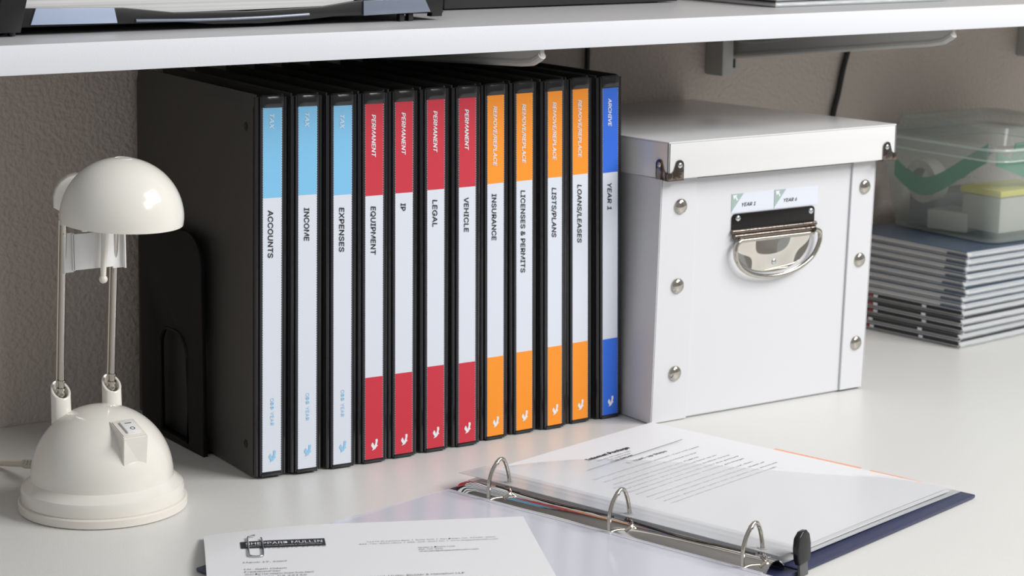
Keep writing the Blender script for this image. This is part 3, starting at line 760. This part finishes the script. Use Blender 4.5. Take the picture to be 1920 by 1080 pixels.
q = MB(); q.tube(loopz(-.0905, .0885, -.0965, .0865, .022, .0960), .0014, 8, closed=True); q.tube(loopz(-.0895, .0875, -.0955, .0855, .022, .0850), .0010, 8, closed=True)
q.build('tub_rim', M['tub_rim'], tb)
g, rr = tubwall(-.076, .074, -.082, .072, .0985, -.073, .071, -.079, .069, .1150, .018)
base = [g.verts.new((p[0], p[1], .0985)) for p in rrect(-.0905, .0885, -.0965, .0865, .022, 8)]
m_ = len(base)
for k in range(m_): g.faces.new((rr[0][k], rr[0][(k + 1) % m_], base[(k + 1) % m_], base[k]))
low = [g.verts.new((p[0], p[1], .0865)) for p in rrect(-.0912, .0892, -.0972, .0872, .022, 8)]
for k in range(m_): g.faces.new((base[k], base[(k + 1) % m_], low[(k + 1) % m_], low[k]))
ins = [g.verts.new((p[0], p[1], .1150)) for p in rrect(-.060, .058, -.066, .056, .010, 8)]
for k in range(m_): g.faces.new((rr[-1][k], rr[-1][(k + 1) % m_], ins[(k + 1) % m_], ins[k]))
ins2 = [g.verts.new((p[0], p[1], .1125)) for p in rrect(-.058, .056, -.064, .054, .010, 8)]
for k in range(m_): g.faces.new((ins[k], ins[(k + 1) % m_], ins2[(k + 1) % m_], ins2[k]))
g.faces.new(ins2); bmesh.ops.recalc_face_normals(g, faces=g.faces[:])
q = MB(); q._take(g); q.build('tub_lid', M['tub_lid'], tb, angle=25)
def inside(name, label, cat, mb, m, group=None, **k):
    mb.bm.transform(Matrix.Translation((.93, .142, ST)))
    o = mb.build(name, m, **k)
    c = sum((v.co for v in o.data.vertices), Vector()) / len(o.data.vertices)
    o.data.transform(Matrix.Translation(-c)); o.location = c
    return tag(o, label, cat, group)
def rotbox(x, y, z, sx, sy, sz, rz, rx=0, ry=0, bev=.0015):
    return MB().box(-sx / 2, sx / 2, -sy / 2, sy / 2, -sz / 2, sz / 2, bev, 2, mtx=Matrix.Translation((x, y, z)) @ Matrix.Rotation(R(rz), 4, 'Z') @ Matrix.Rotation(R(ry), 4, 'Y') @ Matrix.Rotation(R(rx), 4, 'X'))
inside('eraser', 'white eraser block at the left bottom inside the tub', 'eraser', rotbox(-.048, -.004, .0130, .040, .045, .020, 15), M['white_block'], 'white blocks in the tub')
inside('card_box', 'pale grey card box under the yellow pad inside the tub', 'box', rotbox(-.020, -.045, .0260, .075, .050, .036, 2), M['white_block'])
inside('note_pad', 'yellow note pad lying on the grey box inside the tub', 'note pad', rotbox(-.020, -.045, .0480, .080, .054, .0065, 2), M['yellow'])
inside('tape_box', 'dark grey box at the back inside the tub', 'box', rotbox(-.010, .036, .0190, .100, .036, .034, 3), M['grey_block'])
inside('tape_roll', 'clear tape roll leaning at the left side of the tub', 'tape', MB().lathe([(.014, -.009), (.022, -.009), (.022, .009), (.014, .009), (.014, -.009)], 28, frame((-.062, .026, .0500), (0, 1, .1), (0, 0, 1))), M['white_block'])
st1 = MB().grid(lambda a, c: (-.074 + .0015 * math.sin(a * 9), .062 - a * .128, .052 - .030 * math.sin(a * 3.3) * (1 - a * .9) + .028 * a * a + c * .019), 30, 2, .0010)
inside('green_strap', 'green plastic strap curving across the inside of the tub', 'strap', st1, M['green'])
st2 = MB().grid(lambda a, c: (-.068 + a * .125, -.074 + .010 * math.sin(a * 3), .078 - .040 * a + c * .013), 24, 2, .0010)
inside('green_ruler', 'green plastic strip slanting down behind the tub front', 'ruler', st2, M['green'])
inside('green_folder', 'green plastic card leaning in the right front of the tub', 'card', rotbox(.038, -.030, .0800, .085, .0015, .026, 8, 14), M['green'])
inside('pen', 'purple pen poking up near the tub rim', 'pen', MB().tube([(-.060, -.020, .060), (-.068, -.066, .0930)], .0028, 12), M['purple'])

# ---------------------------------------------------------------- things on the shelf
SZ = .3412
tr = thing('letter_tray', 'black plastic letter tray holding paper, on the shelf above the lamp', 'letter tray', (0, .11, SZ))
q = MB(); q.box(-.196, .172, -.100, .125, .0052, .0078, .0008); q.build('tray_floor', M['tray_black'], tr)
lip = [(-.176, .0066), (-.060, .0066), (-.030, .0040), (.010, .0032), (.050, .0048), (.075, .0066), (.160, .0066), (.160, .0172), (.092, .0168), (.060, .0130), (.0, .0115), (-.060, .0125), (-.098, .0168), (-.176, .0186)]
MB().plate([lip], .0016, FRONT(0, -.1045, 0), .0004).build('front_lip', M['tray_black'], tr)
MB().plate([[(-.1680, .0077), (-.1045, .0070), (-.1065, .0172), (-.1640, .0186)]], .0006, FRONT(0, -.1072, 0), .0002).build('label_window', M['tray_label'], tr)
MB().plate([[(.0960, .0060), (.1550, .0072), (.1500, .0168), (.0960, .0168)]], .0006, FRONT(0, -.1072, 0), .0002).build('label_window', M['tray_panel'], tr)
MB().tube([(-.090, -.1075, .0080), (-.040, -.1082, .0070), (.010, -.1082, .0072), (.049, -.1075, .0082)], .0011, 8, sub=5).build('lip_highlight', M['tray_panel'], tr)  # glossy highlight along the black lip, done as a paler bead
for s, x in ((-1, -.186), (1, .164)):
    MB().box(x - .001, x + .002, -.098, .125, .006, .060, .001).build('side_rail', M['tray_black'], tr)
    MB().plate([[(x - .0085 if s < 0 else x - .0045, .0035), (x + .0085 if s < 0 else x + .0040, .0035), (x + (.0225 if s < 0 else .0090), .062), (x + (.004 if s < 0 else .0010), .062)]], .0030, FRONT(0, -.1080 if s < 0 else -.100, 0), .0006).build('corner_post', M['tray_black'], tr)
MB().box(-.215, -.192, -.100, -.040, .0, .062, .002).build('corner_post', M['tray_black'], tr)
for x in (-.180, .1320, .1400): MB().box(x - .0022, x + .0022, -.1040, -.099, 0, .0060, .0006).build('foot', M['tray_black'], tr)
for x in (-.180, .150): MB().box(x - .004, x + .004, .105, .113, 0, .0060, .0006).build('foot', M['tray_black'], tr)
def pst(a, c):
    return (-.167 + a * .235, -.096 + c * .21, .0225 - .0030 * math.sin(math.pi * a) ** 1)
q = MB().grid(lambda a, c: (-.170 + a * .262, -.098 + c * .205, .0600 - .0015 * math.sin(math.pi * a)), 16, 2, .0462)
q.bm.transform(Matrix.Translation((0, .11, SZ)))
pp = q.build('paper_stack', M['pages_white'], smooth=False)
tag(pp, 'thick stack of white paper lying in the black letter tray', 'paper')
tr2 = thing('letter_tray', 'second black letter tray further back, right of the paper-filled one', 'letter tray', (.345, .150, SZ))
MB().box(-.120, .125, -.055, .080, .0030, .0062, .0008).build('tray_floor', M['tray_black'], tr2)
MB().box(-.120, .125, -.058, -.055, .0012, .045, .0008).build('front_lip', M['tray_black'], tr2)
for x in (-.120, .122): MB().box(x, x + .003, -.055, .080, .003, .055, .0008).build('side_rail', M['tray_black'], tr2)
for x in (-.110, .105):
    for y in (-.045, .065): MB().box(x, x + .008, y, y + .008, 0, .0032).build('foot', M['tray_black'], tr2)
for k in range(4):
    h = .0048; nm = ('lowest', 'second from the bottom', 'third from the bottom', 'topmost')[k]
    mg = thing('magazine', 'clear-sleeved magazine at the right of the shelf, ' + nm + ' of four', 'magazine', (.505 + .001 * k, .0015 + .001 * (k % 2), SZ + k * h), (0, 0, R(.6 * (k % 2))), 'sleeved magazines on the shelf')
    MB().box(.001, .210, .001, .150, .0006, h - .0008, .0003, 1).build('page_block', M['pages_dark'] if k % 2 else M['pages'], mg)
    MB().box(.0, .211, .0, .151, h - .0008, h - .0002, .0002, 1).build('magazine_cover', M['mag'] if k > 1 else M['booklet_grey'], mg)
    MB().grid(lambda a, c: (-.001 + a * .213, -.001 - .002 * math.sin(math.pi * c) - .0005 * math.sin(a * 50 + k), .0003 + c * (h - .0006)), 40, 4).build('plastic_sleeve', M['sleeve_clear'], mg)
# ---------------------------------------------------------------- cables on the wall
cb = MB().tube([(.4795, .2375, .3210), (.4795, .2380, .28), (.4790, .2385, .20), (.4785, .2380, .08), (.479, .2370, .006)], .0026, 10, sub=4).build('power_cable', M['cable'])
tag(cb, 'black cable running straight down the wall behind the binders', 'cable')
cb = MB().tube([(.826, .2375, .3210), (.8165, .2380, .2800), (.8085, .2380, .2530), (.8035, .2380, .2300), (.7960, .2380, .2000), (.786, .2380, .12), (.775, .2370, .006)], .0031, 10, sub=4).build('power_cable', M['cable'])
tag(cb, 'thicker black cable slanting down the wall behind the white box', 'cable')
